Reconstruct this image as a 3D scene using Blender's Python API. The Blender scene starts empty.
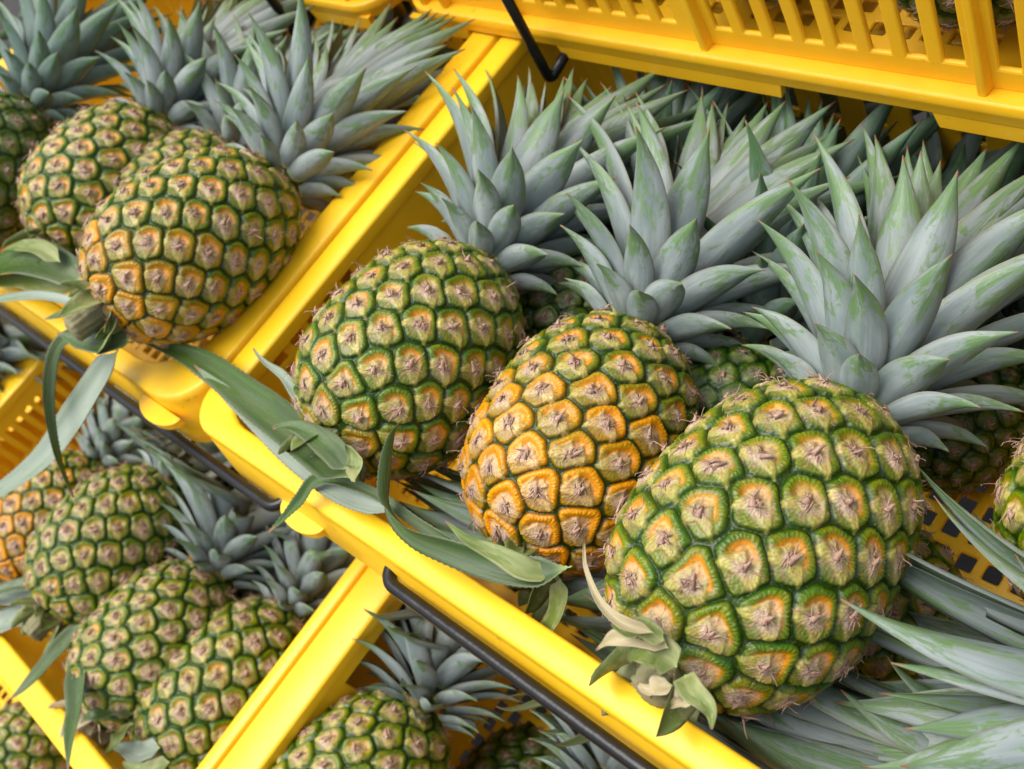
import bpy, math, random
import numpy as np
from mathutils import Vector, Matrix

# ------------------------------------------------------------------ frame
F = 1100.0; PX, PY = 512.0, 384.5; H = 0.404
_ex = -np.array([-1178., -557., F]); _ex /= np.linalg.norm(_ex)
_ey = np.array([2785., -3714., F]); _ey -= _ex*(_ex@_ey); _ey /= np.linalg.norm(_ey)
_ez = np.cross(_ex, _ey)
R3 = np.array([_ex, _ey, _ez])
CAM = np.array([0., 0., H])

def ray(x, y): return R3 @ np.array([(x-PX)/F, (y-PY)/F, 1.0])
def W(x, y, Z=0.0):
    d = ray(x, y); return CAM + d*((Z-H)/d[2])
def WY(x, y, Y):
    d = ray(x, y); return CAM + d*(Y/d[1])
def D(dx, dy, phi):
    n = math.hypot(dx, dy); c = math.cos(math.radians(phi)); s = math.sin(math.radians(phi))
    v = R3 @ np.array([dx/n*c, dy/n*c, s]); return v/np.linalg.norm(v)
def nrm(v):
    v = np.asarray(v, float); return v/(np.linalg.norm(v, axis=-1, keepdims=True)+1e-12)
def sst(a, b, x):
    t = np.clip((x-a)/(b-a), 0, 1); return t*t*(3-2*t)

scene = bpy.context.scene
COL = scene.collection

# ------------------------------------------------------------------ materials
def newmat(name):
    m = bpy.data.materials.new(name); m.use_nodes = True
    nt = m.node_tree; nt.nodes.clear()
    o = nt.nodes.new('ShaderNodeOutputMaterial'); b = nt.nodes.new('ShaderNodeBsdfPrincipled')
    nt.links.new(b.outputs[0], o.inputs[0]); return m, nt, b
class NT:
    def __init__(s, nt): s.nt = nt
    def n(s, t, **k):
        q = s.nt.nodes.new(t)
        for a, v in k.items(): setattr(q, a, v)
        return q
    def l(s, a, b): s.nt.links.new(a, b)
    def val(s, x, sock):
        if isinstance(x, (int, float)): sock.default_value = x
        elif isinstance(x, tuple): sock.default_value = x if len(x) == len(sock.default_value) else (*x, 1)[:len(sock.default_value)]
        else: s.l(x, sock)
    def math(s, op, a, b=0.0, c=0.0, clamp=False):
        q = s.n('ShaderNodeMath', operation=op, use_clamp=clamp)
        for i, v in enumerate((a, b, c)): s.val(v, q.inputs[i])
        return q.outputs[0]
    def mix(s, f, a, b, mode='MIX'):
        q = s.n('ShaderNodeMix', data_type='RGBA', blend_type=mode)
        s.val(f, q.inputs[0]); s.val(a, q.inputs[6]); s.val(b, q.inputs[7]); return q.outputs[2]
    def noise(s, vec, scale, detail=3, rough=.55, dist=0.0):
        q = s.n('ShaderNodeTexNoise'); s.l(vec, q.inputs['Vector'])
        q.inputs['Scale'].default_value = scale; q.inputs['Detail'].default_value = detail
        q.inputs['Roughness'].default_value = rough; q.inputs['Distortion'].default_value = dist
        return q.outputs[0]
    def ramp(s, x, lo, hi):
        q = s.n('ShaderNodeMapRange', interpolation_type='SMOOTHSTEP'); s.val(x, q.inputs[0])
        q.inputs[1].default_value = lo; q.inputs[2].default_value = hi; return q.outputs[0]
    def vmul(s, v, k):
        q = s.n('ShaderNodeVectorMath', operation='MULTIPLY'); s.l(v, q.inputs[0]); q.inputs[1].default_value = k; return q.outputs[0]
    def attr(s, name):
        return s.n('ShaderNodeAttribute', attribute_name=name)
    def bump(s, h, strength, dist, b):
        q = s.n('ShaderNodeBump'); q.inputs['Strength'].default_value = strength; q.inputs['Distance'].default_value = dist
        s.l(h, q.inputs['Height']); s.l(q.outputs[0], b.inputs['Normal'])

def plastic(name, base, dark, dirt=0.55, rough=0.34):
    m, nt, b = newmat(name); N = NT(nt)
    pos = N.n('ShaderNodeNewGeometry').outputs['Position']
    n1 = N.noise(pos, 14, 4); n2 = N.noise(pos, 120, 5, .65); n3 = N.noise(pos, 45, 6, .7)
    c = N.mix(N.ramp(n1, .35, .7), base, dark)
    spots = N.math('MULTIPLY', N.ramp(n2, .60, .70), N.ramp(n3, .53, .66))
    c = N.mix(N.math('MULTIPLY', spots, dirt), c, (.16, .08, .02, 1))
    scr = N.noise(N.vmul(pos, (18, 140, 60)), 6, 4, .7)
    c = N.mix(N.math('MULTIPLY', N.ramp(scr, .60, .74), .30), c, (.95, .72, .25, 1))
    N.l(c, b.inputs['Base Color'])
    r = N.math('MULTIPLY_ADD', n3, .3, rough-.12); N.l(r, b.inputs['Roughness'])
    b.inputs['Specular IOR Level'].default_value = .45
    N.bump(N.math('MULTIPLY_ADD', n2, .25, N.noise(pos, 30, 2)), .12, .002, b)
    return m
M_YEL = plastic('yellow_plastic', (.94, .565, .014, 1), (.91, .51, .010, 1))
M_YELO = plastic('shaded_yellow_plastic', (.88, .49, .010, 1), (.84, .43, .008, 1), dirt=.8, rough=.42)  # deeper copy of the yellow, shade on the upright fronts put into its colour

def simple(name, col, rough, spec=.5, bump=0.0, var=.3):
    m, nt, b = newmat(name); N = NT(nt)
    pos = N.n('ShaderNodeNewGeometry').outputs['Position']
    n1 = N.noise(pos, 60, 5, .6)
    c = N.mix(N.math('MULTIPLY', n1, var), col, tuple(min(1, x*2.2+.01) for x in col[:3])+(1,))
    N.l(c, b.inputs['Base Color']); b.inputs['Roughness'].default_value = rough
    b.inputs['Specular IOR Level'].default_value = spec
    if bump: N.bump(n1, bump, .002, b)
    return m
M_BLACK = simple('black_coated_steel', (.004, .004, .0045, 1), .28, .35, .3)
M_GROUND = simple('dark_asphalt', (.035, .034, .032, 1), .9, .3, .6)
M_RED = simple('red_label_film', (.5, .02, .02, 1), .4)

def rind_mat(name, tint=(1, 1, 1), val=1.0):
    m, nt, b = newmat(name); N = NT(nt)
    col = N.attr('col').outputs['Color']; eye = N.attr('eye').outputs['Vector']; pap = N.attr('pap').outputs['Fac']
    pos = N.n('ShaderNodeNewGeometry').outputs['Position']
    fib = N.noise(N.vmul(eye, (9, 2.2, 13)), 2.2, 6, .7, .6)
    sp = N.noise(pos, 900, 3, .6); blot = N.noise(pos, 260, 4, .6)
    c = N.mix(N.math('MULTIPLY', pap, N.ramp(fib, .5, .68)), col, (.26, .13, .085, 1))
    c = N.mix(N.math('MULTIPLY', pap, N.ramp(fib, .48, .28)), c, (.80, .68, .58, 1))
    c = N.mix(N.math('MULTIPLY', N.ramp(blot, .60, .74), .4), c, (.15, .10, .03, 1))
    bl2 = N.noise(pos, 620, 4, .7)
    c = N.mix(N.math('MULTIPLY', N.ramp(bl2, .60, .70), .45), c, (.60, .48, .30, 1))
    c = N.mix(N.math('MULTIPLY', N.ramp(bl2, .42, .32), .6), c, (.05, .06, .010, 1))
    big = N.noise(pos, 38, 3, .5)
    c = N.mix(N.ramp(big, .42, .7), c, N.mix(.15, c, (.10, .11, .02, 1)))
    hs = N.n('ShaderNodeHueSaturation'); hs.inputs['Saturation'].default_value = 1.12; hs.inputs['Value'].default_value = val
    vv = N.math('MULTIPLY_ADD', sp, .9, .60*val); N.l(vv, hs.inputs['Value']); N.l(c, hs.inputs['Color'])
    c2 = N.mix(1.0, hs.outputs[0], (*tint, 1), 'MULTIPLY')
    N.l(c2, b.inputs['Base Color'])
    r = N.math('MULTIPLY_ADD', pap, .35, .33); N.l(r, b.inputs['Roughness'])
    b.inputs['Specular IOR Level'].default_value = .4
    hgt = N.math('ADD', N.math('MULTIPLY', fib, N.math('MULTIPLY_ADD', pap, .9, .1)), N.math('MULTIPLY', sp, .35))
    N.bump(hgt, .6, .0010, b)
    return m
M_RIND = rind_mat('pineapple_rind', (.88, .88, .86))
M_RINDD = rind_mat('shaded_pineapple_rind', (.36, .52, .48))  # rind copy with the shade on deep-lying fruit tinted into its colour

def bract_mat():
    m, nt, b = newmat('papery_bract'); N = NT(nt)
    luv = N.attr('luv').outputs['Vector']
    sx = N.n('ShaderNodeSeparateXYZ'); N.l(luv, sx.inputs[0])
    n = N.noise(N.vmul(luv, (5, 1.5, 40)), 3, 4, .7)
    c = N.mix(N.ramp(n, .35, .65), (.30, .14, .075, 1), (.62, .44, .34, 1))
    c = N.mix(N.ramp(N.math('MULTIPLY_ADD', n, .5, sx.outputs[1]), .45, .1), c, (.45, .40, .14, 1))
    N.l(c, b.inputs['Base Color']); b.inputs['Roughness'].default_value = .75
    N.bump(n, .5, .001, b); return m
M_BRACT = bract_mat()

def leaf_mat(name, bloom, bloom2, green, cover=.5, tipb=1.0, rough=.5):
    m, nt, b = newmat(name); N = NT(nt)
    luv = N.attr('luv').outputs['Vector']
    sx = N.n('ShaderNodeSeparateXYZ'); N.l(luv, sx.inputs[0]); u, v, idn = sx.outputs
    patch = N.noise(N.vmul(luv, (1.0, 2.6, 23)), 1.9, 7, .68, .7)
    streak = N.noise(N.vmul(luv, (16, 1.6, 23)), 1.0, 5, .6)
    scr = N.noise(N.vmul(luv, (3.5, 26, 11)), 1.6, 4, .7, 1.2)
    low = N.noise(N.vmul(luv, (.8, 1.2, 41)), 1.3, 3)
    c = N.mix(N.ramp(low, .3, .7), bloom, bloom2)
    c = N.mix(N.math('MULTIPLY', N.ramp(streak, .52, .8), .35), c, tuple(x*.6 for x in bloom2[:3])+(1,))
    t = N.math('MULTIPLY_ADD', v, .36, N.math('MULTIPLY_ADD', streak, .16, N.math('MULTIPLY_ADD', scr, .16, patch)))
    t = N.math('MULTIPLY_ADD', N.math('ABSOLUTE', u), -.05, t)
    gm = N.ramp(t, 1.02-cover*.38, 1.14-cover*.38)
    g2 = N.mix(N.ramp(streak, .4, .7), green, tuple(min(1, x*1.7) for x in green[:3])+(1,))
    c = N.mix(N.math('MULTIPLY', gm, .76), c, g2)
    c = N.mix(N.ramp(v, .09, .0), c, (.30, .38, .12, 1))
    ed = N.ramp(N.math('ABSOLUTE', u), .86, 1.0)
    c = N.mix(N.math('MULTIPLY', ed, .55), c, (.17, .17, .10, 1))
    tip = N.ramp(N.math('MULTIPLY_ADD', patch, .08, v), .985, 1.02)
    c = N.mix(N.math('MULTIPLY', tip, tipb), c, (.22, .12, .06, 1))
    N.l(c, b.inputs['Base Color'])
    rr = N.math('MULTIPLY_ADD', gm, -.16, rough); N.l(rr, b.inputs['Roughness'])
    b.inputs['Specular IOR Level'].default_value = .4
    h = N.math('MULTIPLY_ADD', streak, .8, N.math('MULTIPLY', scr, .25)); N.bump(h, .35, .001, b)
    return m
M_LEAF = leaf_mat('bloomy_crown_leaf', (.30, .345, .335, 1), (.155, .20, .19, 1), (.085, .17, .035, 1), .52)
M_LEAFG = leaf_mat('shaded_green_crown_leaf', (.17, .23, .205, 1), (.10, .16, .13, 1), (.05, .12, .025, 1), .50)  # greener leaf copy, darkened in colour for crowns lying in shade
M_STRAP = leaf_mat('green_strap_leaf', (.10, .14, .055, 1), (.04, .075, .020, 1), (.045, .09, .014, 1), .6, rough=.38)
M_STRAPG = leaf_mat('grey_strap_leaf', (.28, .33, .26, 1), (.17, .22, .15, 1), (.10, .17, .05, 1), .25)
M_PALE = leaf_mat('pale_base_leaf', (.30, .31, .12, 1), (.15, .19, .05, 1), (.09, .14, .02, 1), .6)
M_DRY = leaf_mat('dry_brown_leaf', (.52, .44, .28, 1), (.36, .30, .15, 1), (.25, .2, .08, 1), .2)
M_STEM = simple('fibrous_stem', (.13, .12, .06, 1), .8, .3, 1.0, 1.0)

# ------------------------------------------------------------------ mesh helpers
def mesh_obj(name, V, Q, mat, parent=None, loc=(0, 0, 0), attrs=None, smooth=True):
    V = np.asarray(V, dtype=np.float32) - np.asarray(loc, dtype=np.float32)
    me = bpy.data.meshes.new(name)
    if isinstance(Q, np.ndarray):
        k = Q.shape[1]
        me.vertices.add(len(V)); me.vertices.foreach_set('co', V.ravel())
        me.loops.add(Q.size); me.loops.foreach_set('vertex_index', Q.astype(np.int32).ravel())
        me.polygons.add(len(Q)); me.polygons.foreach_set('loop_start', np.arange(0, Q.size, k, dtype=np.int32))
        me.polygons.foreach_set('loop_total', np.full(len(Q), k, dtype=np.int32))
        me.update(calc_edges=True)
    else:
        me.from_pydata([tuple(v) for v in V], [], Q)
    me.polygons.foreach_set('use_smooth', np.full(len(me.polygons), smooth, dtype=bool))
    for an, (typ, dat) in (attrs or {}).items():
        a = me.attributes.new(an, typ, 'POINT')
        key = {'FLOAT_VECTOR': 'vector', 'FLOAT_COLOR': 'color', 'FLOAT': 'value'}[typ]
        a.data.foreach_set(key, np.asarray(dat, dtype=np.float32).ravel())
    me.materials.append(mat); me.update()
    o = bpy.data.objects.new(name, me); COL.objects.link(o)
    if parent is not None:
        o.parent = parent; o.location = Vector(loc) - world_loc(parent)
    else: o.location = loc
    return o
def world_loc(o):
    v = Vector(o.location)
    while o.parent: o = o.parent; v += o.location
    return v
def empty(name, loc, label, cat, group=None):
    o = bpy.data.objects.new(name, None); COL.objects.link(o); o.location = loc
    o.empty_display_size = .02; o['label'] = label; o['category'] = cat
    if group: o['group'] = group
    return o
def gridq(nr, nc, off=0, wrap=False):
    i = np.arange(nr-1)[:, None]; j = np.arange(nc if wrap else nc-1)[None, :]
    j2 = (j+1) % nc
    a = i*nc+j; b = i*nc+j2; c = (i+1)*nc+j2; d = (i+1)*nc+j
    return np.stack([a, b, c, d], -1).reshape(-1, 4)+off

class Bag:
    def __init__(s): s.V = []; s.Q = []; s.A = []; s.n = 0
    def add(s, V, Q, A): s.V.append(V); s.Q.append(Q+s.n); s.A.append(A); s.n += len(V)
    def out(s): return np.concatenate(s.V), np.concatenate(s.Q), np.concatenate(s.A)

def leaf_sheet(bag, P, side, nor, wid, chan, th, idn, nc=9, serr=0.0, wav=0.0):
    """closed thin blade: P centreline (n,3), side/nor unit frames, wid half widths, chan channel depth, th thickness"""
    n = len(P); u = np.linspace(-1, 1, nc)[None, :]
    w = wid[:, None]*np.ones_like(u)
    if serr:
        k = np.zeros(n); k[1::2] = serr
        w = w + np.where(np.abs(u) > .99, k[:, None], 0)
    x = w*u; lift = chan*w*(u**2) - chan*.25*w*np.exp(-(u/.18)**2)*.5
    if wav:
        lift = lift + wav*np.sin(np.linspace(0, 1, n)[:, None]*13+u*2+idn*9)*np.abs(u)
    top = P[:, None, :] + side[:, None, :]*x[..., None] + nor[:, None, :]*lift[..., None]
    thk = (th*(1-np.abs(u)**4)*.9+th*.1)*np.sqrt(np.clip(wid/wid.max(), .05, 1))[:, None]
    bot = top - nor[:, None, :]*thk[..., None]
    ring = np.concatenate([top, bot[:, ::-1]], 1)           # closed ring
    m = ring.shape[1]
    V = ring.reshape(-1, 3)
    uu = np.concatenate([u, u[:, ::-1]], 1)*np.ones((n, 1)); vv = np.linspace(0, 1, n)[:, None]*np.ones((1, m))
    A = np.stack([uu, vv, np.full_like(uu, idn)], -1).reshape(-1, 3)
    Q = gridq(n, m, 0, True)
    caps = []
    for base in (0, (n-1)*m):
        for j in range(nc-1):
            caps.append([base+j, base+j+1, base+m-2-j, base+m-1-j])
    bag.add(V, np.concatenate([Q, np.array(caps)]), A)

def frames(P, hint):
    T = nrm(np.gradient(P, axis=0)); h = np.asarray(hint, float)
    if h.ndim == 1: h = np.tile(h, (len(P), 1))
    S = nrm(np.cross(T, h)); Nn = np.cross(S, T); return S, Nn

def catmull(pts, n):
    pts = np.asarray(pts, float); p = np.vstack([2*pts[0]-pts[1], pts, 2*pts[-1]-pts[-2]])
    out = []; m = len(pts)-1
    for t in np.linspace(0, m-1e-6, n):
        i = int(t); f = t-i; a, b, c, d = p[i:i+4]
        out.append(.5*((2*b)+(c-a)*f+(2*a-5*b+4*c-d)*f*f+(-a+3*b-3*c+d)*f**3))
    return np.array(out)

def strap(name, parent, pts, wid, mat=None, n=110, chan=.35, hint=(0, 0, 1), twist=0.0, serr=.0004, seed=0, th=.0013):
    """single long blade through (px,py,Z) points read off the photo and set at their height in the crate"""
    P = catmull([W(*p) for p in pts], n); rng = np.random.default_rng(seed+7)
    P += .0012*np.sin(np.linspace(0, 1, n)[:, None]*(5+6*rng.random(3))+rng.random(3)*6)*np.linspace(.2, 1, n)[:, None]
    S, Nn = frames(P, hint)
    if np.ndim(twist) == 0: ang = np.linspace(0, math.radians(twist), n)
    else: ang = np.radians(np.interp(np.linspace(0, 1, n), np.linspace(0, 1, len(twist)), twist))
    S2 = S*np.cos(ang)[:, None]+Nn*np.sin(ang)[:, None]; N2 = Nn*np.cos(ang)[:, None]-S*np.sin(ang)[:, None]
    t = np.linspace(0, 1, n); w = np.interp(t, np.linspace(0, 1, len(wid)), wid)/2*(.03+.97*sst(0, .13, t))
    bag = Bag(); leaf_sheet(bag, P, S2, N2, w, chan, th, rng.random()*5, 9, serr, .0004)
    V, Q, A = bag.out()
    return mesh_obj(name, V, Q, mat or M_STRAP, parent, tuple(P[0]), {'luv': ('FLOAT_VECTOR', A)})

# ------------------------------------------------------------------ pineapple rind
def make_body(c, axis, up, Rm, L, N, res, seed, ripe, parent, mat, dark=0.0):
    rng = np.random.default_rng(seed)
    axis = nrm(axis); e1 = nrm(np.cross(axis, up)); e2 = np.cross(axis, e1)
    t = np.linspace(0, 1, 900); uu = 2*t-1; tt = (1-np.cos(np.pi*t))/2; uu = 2*tt-1
    r = Rm*np.clip(1-np.abs(uu)**2.75, 0, 1)**.56*(1-.07*uu-.03*uu*uu); z = uu*L/2
    sdist = np.concatenate([[0], np.cumsum(np.hypot(np.diff(r), np.diff(z)))]); S = sdist[-1]
    area = np.concatenate([[0], np.cumsum(np.pi*(r[1:]+r[:-1])*np.diff(sdist))])
    rp = np.gradient(r, sdist+np.arange(900)*1e-12); zp = np.gradient(z, sdist+np.arange(900)*1e-12)
    def surf(th, s):
        rr = np.interp(s, sdist, r); zz = np.interp(s, sdist, z); a = np.interp(s, sdist, rp); b = np.interp(s, sdist, zp)
        q = np.hypot(a, b)+1e-9; a = a/q; b = b/q
        ct, st = np.cos(th), np.sin(th)
        rad = ct[..., None]*e1+st[..., None]*e2
        p = rad*rr[..., None]+axis*zz[..., None]
        n = rad*b[..., None]-axis*a[..., None]
        tu = rad*a[..., None]+axis*b[..., None]
        ts = -st[..., None]*e1+ct[..., None]*e2
        return p, n, tu, ts, rr
    k = np.arange(N)
    cs = np.interp((k+.5)/N*area[-1], area, sdist); cth = k*math.radians(99.502)*(1 if seed % 2 else -1)+rng.random()*6
    cth = cth+rng.normal(0, .018, N); cs = cs+rng.normal(0, .0004, N)
    cp, cn, ctu, cts, crr = surf(cth, cs)
    rho = math.sqrt(area[-1]/N/math.pi)
    er = rng.random((N, 6))
    ripe_e = np.clip(ripe*(1.35-1.25*cs/S)+rng.normal(0, .07, N), 0, 1)
    jx = rng.normal(0, .06, N)
    def field(th, s, col=True):
        p, n, tu, ts, rr = surf(th, s); sh = th.shape
        pf = p.reshape(-1, 3)
        wob = .0006*np.stack([np.sin(pf[:, 1]*420+seed), np.sin(pf[:, 2]*390+1), np.sin(pf[:, 0]*400+2)], -1)
        pw = pf+wob
        idx = np.empty(len(pf), int); ed = np.empty(len(pf))
        for a in range(0, len(pf), 60000):
            q = pw[a:a+60000]
            d2 = (q**2).sum(1)[:, None]+(cp**2).sum(1)[None]-2*q@cp.T
            o = np.argpartition(d2, 2, axis=1)[:, :3]; dd = np.take_along_axis(d2, o, 1)
            so = np.argsort(dd, 1); o = np.take_along_axis(o, so, 1); dd = np.take_along_axis(dd, so, 1)
            i0 = o[:, 0]
            e_ = []
            for m in (1, 2):
                sep = np.linalg.norm(cp[i0]-cp[o[:, m]], axis=1); e_.append((dd[:, m]-dd[:, 0])/(2*sep))
            idx[a:a+60000] = i0; ka = 1100.
            ed[a:a+60000] = -np.log(np.exp(-ka*e_[0])+np.exp(-ka*e_[1]))/ka
        dv = (pw-cp[idx])/rho
        x = (dv*cts[idx]).sum(1)-jx[idx]; y = (dv*ctu[idx]).sum(1)
        E = er[idx]
        rc = 1.17-np.hypot(x*.98, y+.02)*(1+.05*np.sin(x*5+E[:, 0]*9)); e1_ = ed/rho
        hf = np.sin(pf[:, 0]*2100+3*np.sin(pf[:, 1]*900))*np.sin(pf[:, 1]*1900+2*np.sin(pf[:, 2]*1100))*np.sin(pf[:, 2]*2000+seed)
        e1_ = e1_+.035*hf*sst(0, .3, e1_)
        e = np.clip(-np.log(np.exp(-16*e1_)+np.exp(-16*rc))/16, 0, 1.2)
        plate = sst(-.04, .14, e); mu = sst(-.52, -.05, y)
        ang = np.arctan2(x, y+.10)
        rr_ = np.hypot(x, y+.02)
        ring = np.exp(-((e-.23)/.14)**2)*mu
        serr = (.5+.5*np.sin(ang*38+E[:, 0]*9+1.1*np.sin(ang*6+E[:, 1]*9)+.6*np.sin(ang*17+E[:, 3]*20)))**.8
        disc = sst(.36, .54, e)*sst(-.35, .05, y)
        crease = np.abs(np.sin(ang*2.6+E[:, 2]*8+rr_*2+.7*np.sin(ang*5+E[:, 4]*9)))
        # bract: broad papery wing over the stalk-side half with two tapering flares
        fl = np.zeros_like(x)
        for sg in (-1, 1):
            fa = sg*(.82+.22*(E[:, 5]-.5)); dx_, dy_ = np.sin(fa), -np.cos(fa)
            al = x*dx_+(y-.02)*dy_; pe = np.abs(x*dy_-(y-.02)*dx_)
            wf = .50*np.clip(1-al/(1.16+.15*E[:, 3]), 0, 1)**.75
            fl = np.maximum(fl, sst(-.01, .13, wf-pe)*sst(-.12, .1, al))
        low = 1-sst(-.30, .06, y+.10*np.sin(x*9+E[:, 0]*8))
        mid = low*(1-fl)
        fibr = .5+.5*np.sin(np.arctan2(x, .35-y)*44+E[:, 4]*9+2*np.sin(rr_*9+E[:, 1]*7))
        h = .19*plate+.085*ring*(.78+.36*serr*sst(.04, .13, e)*(1-sst(.32, .46, e)))-.10*disc*(1-.5*(1-crease)**3)
        h += .022*hf
        h += fl*(.13-.05*rr_+.006*fibr)+mid*(.02+.006*fibr)+.085*np.exp(-(rr_/.20)**2)
        edge_fade = sst(0, .04*S, np.minimum(s.ravel(), S-s.ravel()))
        amp = rho*.92*np.clip(.25+.75*edge_fade, 0, 1)
        hh = h*amp
        pos = p+n*hh.reshape(sh)[..., None]
        if not col: return pos, n, tu, ts
        # natural skin colours by zone of each eye
        rv = ripe_e[idx]; rp_ = sst(.50, .95, rv)[:, None]; rd = sst(.05, .52, rv)[:, None]
        def C(*v): return np.array(v)[None]
        def mixc(c, k, f): return c+(k-c)*np.clip(f, 0, 1)[:, None]
        vE = (.82+.36*E[:, 3:4])
        groove = C(.012, .036, .004)
        ringc = (C(.030, .108, .005)*(1-rp_)+C(.80, .28, .015)*rp_)*vE
        rim2 = (C(.21, .26, .03)*(1-rp_)+C(.84, .47, .06)*rp_)
        tan = (C(.27, .28, .11)*(1-rd)+C(.66, .29, .08)*rd)*vE
        peach = C(.42, .38, .20)*(1-rd)+C(.78, .46, .20)*rd
        paper = C(.60, .44, .36)*(.85+.3*E[:, 4:5])
        yel = (C(.44, .39, .13)*(1-rp_)+C(.60, .42, .20)*rp_)*(.8+.35*E[:, 5:6])
        c = groove*np.ones((len(x), 3))
        c = mixc(c, ringc, sst(.01, .12, e)*(.35+.65*mu))
        lf = .5+.5*np.sin(pf[:, 0]*330+2*np.sin(pf[:, 2]*270+seed))*np.sin(pf[:, 1]*360+2*np.sin(pf[:, 0]*240))
        c = mixc(c, C(.17, .19, .02)*(1-rp_)+C(.55, .25, .02)*rp_, sst(.35, .95, lf)*sst(.03, .12, e)*.75)
        c = mixc(c, C(.030, .070, .008), sst(.45, .05, lf)*(1-rp_[:, 0])*.6)
        c = mixc(c, rim2, np.exp(-((e-.24)/.10)**2)*serr*(.35+.6*E[:, 2])*mu)
        c = mixc(c, C(.36, .30, .03)*(1-rd)+C(.80, .27, .02)*rd, np.exp(-((e-.43)/.09)**2)*mu*(.45+.45*rd[:, 0]))
        c = mixc(c, tan, sst(.40, .58, e)*mu)
        c = mixc(c, peach, disc*(.35+.5*crease))
        c = mixc(c, C(.20, .10, .05), disc*(1-crease)**5*.7)
        c = mixc(c, C(.105, .150, .016)*(1-rp_*.3)+C(.10, .08, .03)*fibr[:, None]+C(.25, .10, .02)*rp_, mid*sst(.06, .20, e)*.9)
        c = mixc(c, yel*(.80+.32*fibr[:, None]), fl*.97)
        c = mixc(c, C(.20, .25, .03), fl*sst(.75, 1.05, rr_)*.6)
        strand = np.clip(np.sin(np.arctan2(x, .12-y)*(7+3*E[:, 2])+E[:, 3]*12+3*np.sin(rr_*5+E[:, 0]*9)), 0, 1)**7*sst(.1, .25, rr_)*sst(.95, .6, rr_)*sst(.25, -.1, y)
        c = mixc(c, C(.40, .21, .13), strand*.75)
        pr = np.clip(1-rr_/(.40+.36*E[:, 1]), 0, 1)
        pf2 = np.clip(sst(0, .5, pr)*(.35+.65*low)*1.1, 0, 1)*(.72+.28*fibr)
        pf2 = np.maximum(pf2, mid*.40*sst(.95, .45, rr_)*E[:, 2])
        c = mixc(c, paper*(.78+.35*fibr[:, None]), pf2)
        c = mixc(c, C(.13, .075, .05), np.exp(-(np.hypot(x-.04, y-.03)/.07)**2)*.55)
        # dried base and top ends
        sr = s.ravel()/S
        endm = (1-sst(.03, .09, sr+.012*np.sin(x*9)))[:, None]
        c = c*(1-endm)+C(.33, .24, .15)*endm
        pf2 = np.maximum(pf2, endm[:, 0])
        return pos, c, pf2, np.stack([x, y, idx*.37], -1)
    nv, nu = res
    ss = np.linspace(0, 1, nv)*S; th = np.linspace(0, 2*np.pi, nu, endpoint=False)
    TH, SS = np.meshgrid(th, ss)
    pos, c3, pf, eye = field(TH, SS)
    V = pos.reshape(-1, 3)+c; Q = gridq(nv, nu, 0, True)
    rgba = np.concatenate([np.clip(c3, 0, 1), np.ones((len(c3), 1))], 1)
    mesh_obj('rind', V, Q, mat, parent, tuple(c), {'col': ('FLOAT_COLOR', rgba), 'pap': ('FLOAT', pf), 'eye': ('FLOAT_VECTOR', eye)})
    # papery bract tips: thin triangular-section shreds rooted in each eye
    Vb, Qb, Ab, off = [], [], [], 0
    def sliver(kx, y0, x0, dirx, ln, wd, lift, curl, i):
        nonlocal off
        n = 7; tt_ = np.linspace(0, 1, n)
        yy = y0+ln*tt_*math.cos(dirx); xx = x0+ln*tt_*math.sin(dirx)+curl*.12*np.sin(tt_*3+kx)*ln
        thh = cth[i]+(xx+jx[i])*rho/max(crr[i], .15*Rm); s_ = np.clip(cs[i]+yy*rho, 0, S)
        P, nn, tu, ts = field(thh, s_, False)
        lf = rho*lift*(tt_**1.5)*(1+curl*np.sin(tt_*2.6))
        P = P+nn*(lf+.0001)[:, None]
        w = wd*rho*(1-tt_**1.4)**.8+.00008
        sd = ts*math.cos(dirx)-tu*math.sin(dirx)
        P += sd*(curl*.25*rho*ln*tt_**2)[:, None]
        a = P+sd*w[:, None]; b_ = P-sd*w[:, None]; m_ = P+nn*(w*.5+.00012)[:, None]; d_ = P-nn*(.00012)
        V4 = np.stack([a, m_, b_, d_], 1).reshape(-1, 3)
        Vb.append(V4+c); Qb.append(gridq(n, 4, off, True)); off += n*4
        Ab.append(np.stack([np.tile([1, 0, -1, 0], n), np.repeat(tt_*.8+.2, 4), np.full(n*4, rng.random())], -1))
    for i in range(N):
        if cs[i]/S < .03 or cs[i]/S > .985: continue
        # short torn tip, then a few curled dry strands falling back over the bract
        sliver(rng.random()*6, -.30, rng.normal(0, .05), rng.normal(0, .35), .34+rng.random()*.30, .13+rng.random()*.06, .10+rng.random()*.16, rng.normal(0, .5), i)
        for _ in range(rng.integers(4, 9)):
            sliver(rng.random()*6, .02+rng.normal(0, .08), rng.normal(0, .10), math.pi+rng.normal(0, .62), .25+rng.random()*.42, .022+rng.random()*.045, .05+rng.random()**2*.30, rng.normal(0, 1.3), i)
        for _ in range(rng.integers(1, 4)):
            sliver(rng.random()*6, -.15+rng.normal(0, .1), rng.normal(0, .12), rng.normal(0, .9), .25+rng.random()*.30, .022+rng.random()*.04, .06+rng.random()**2*.4, rng.normal(0, .8), i)
    mesh_obj('bracts', np.concatenate(Vb), np.concatenate(Qb), M_BRACT, parent, tuple(c), {'luv': ('FLOAT_VECTOR', np.concatenate(Ab))})
    return S, rho

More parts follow.
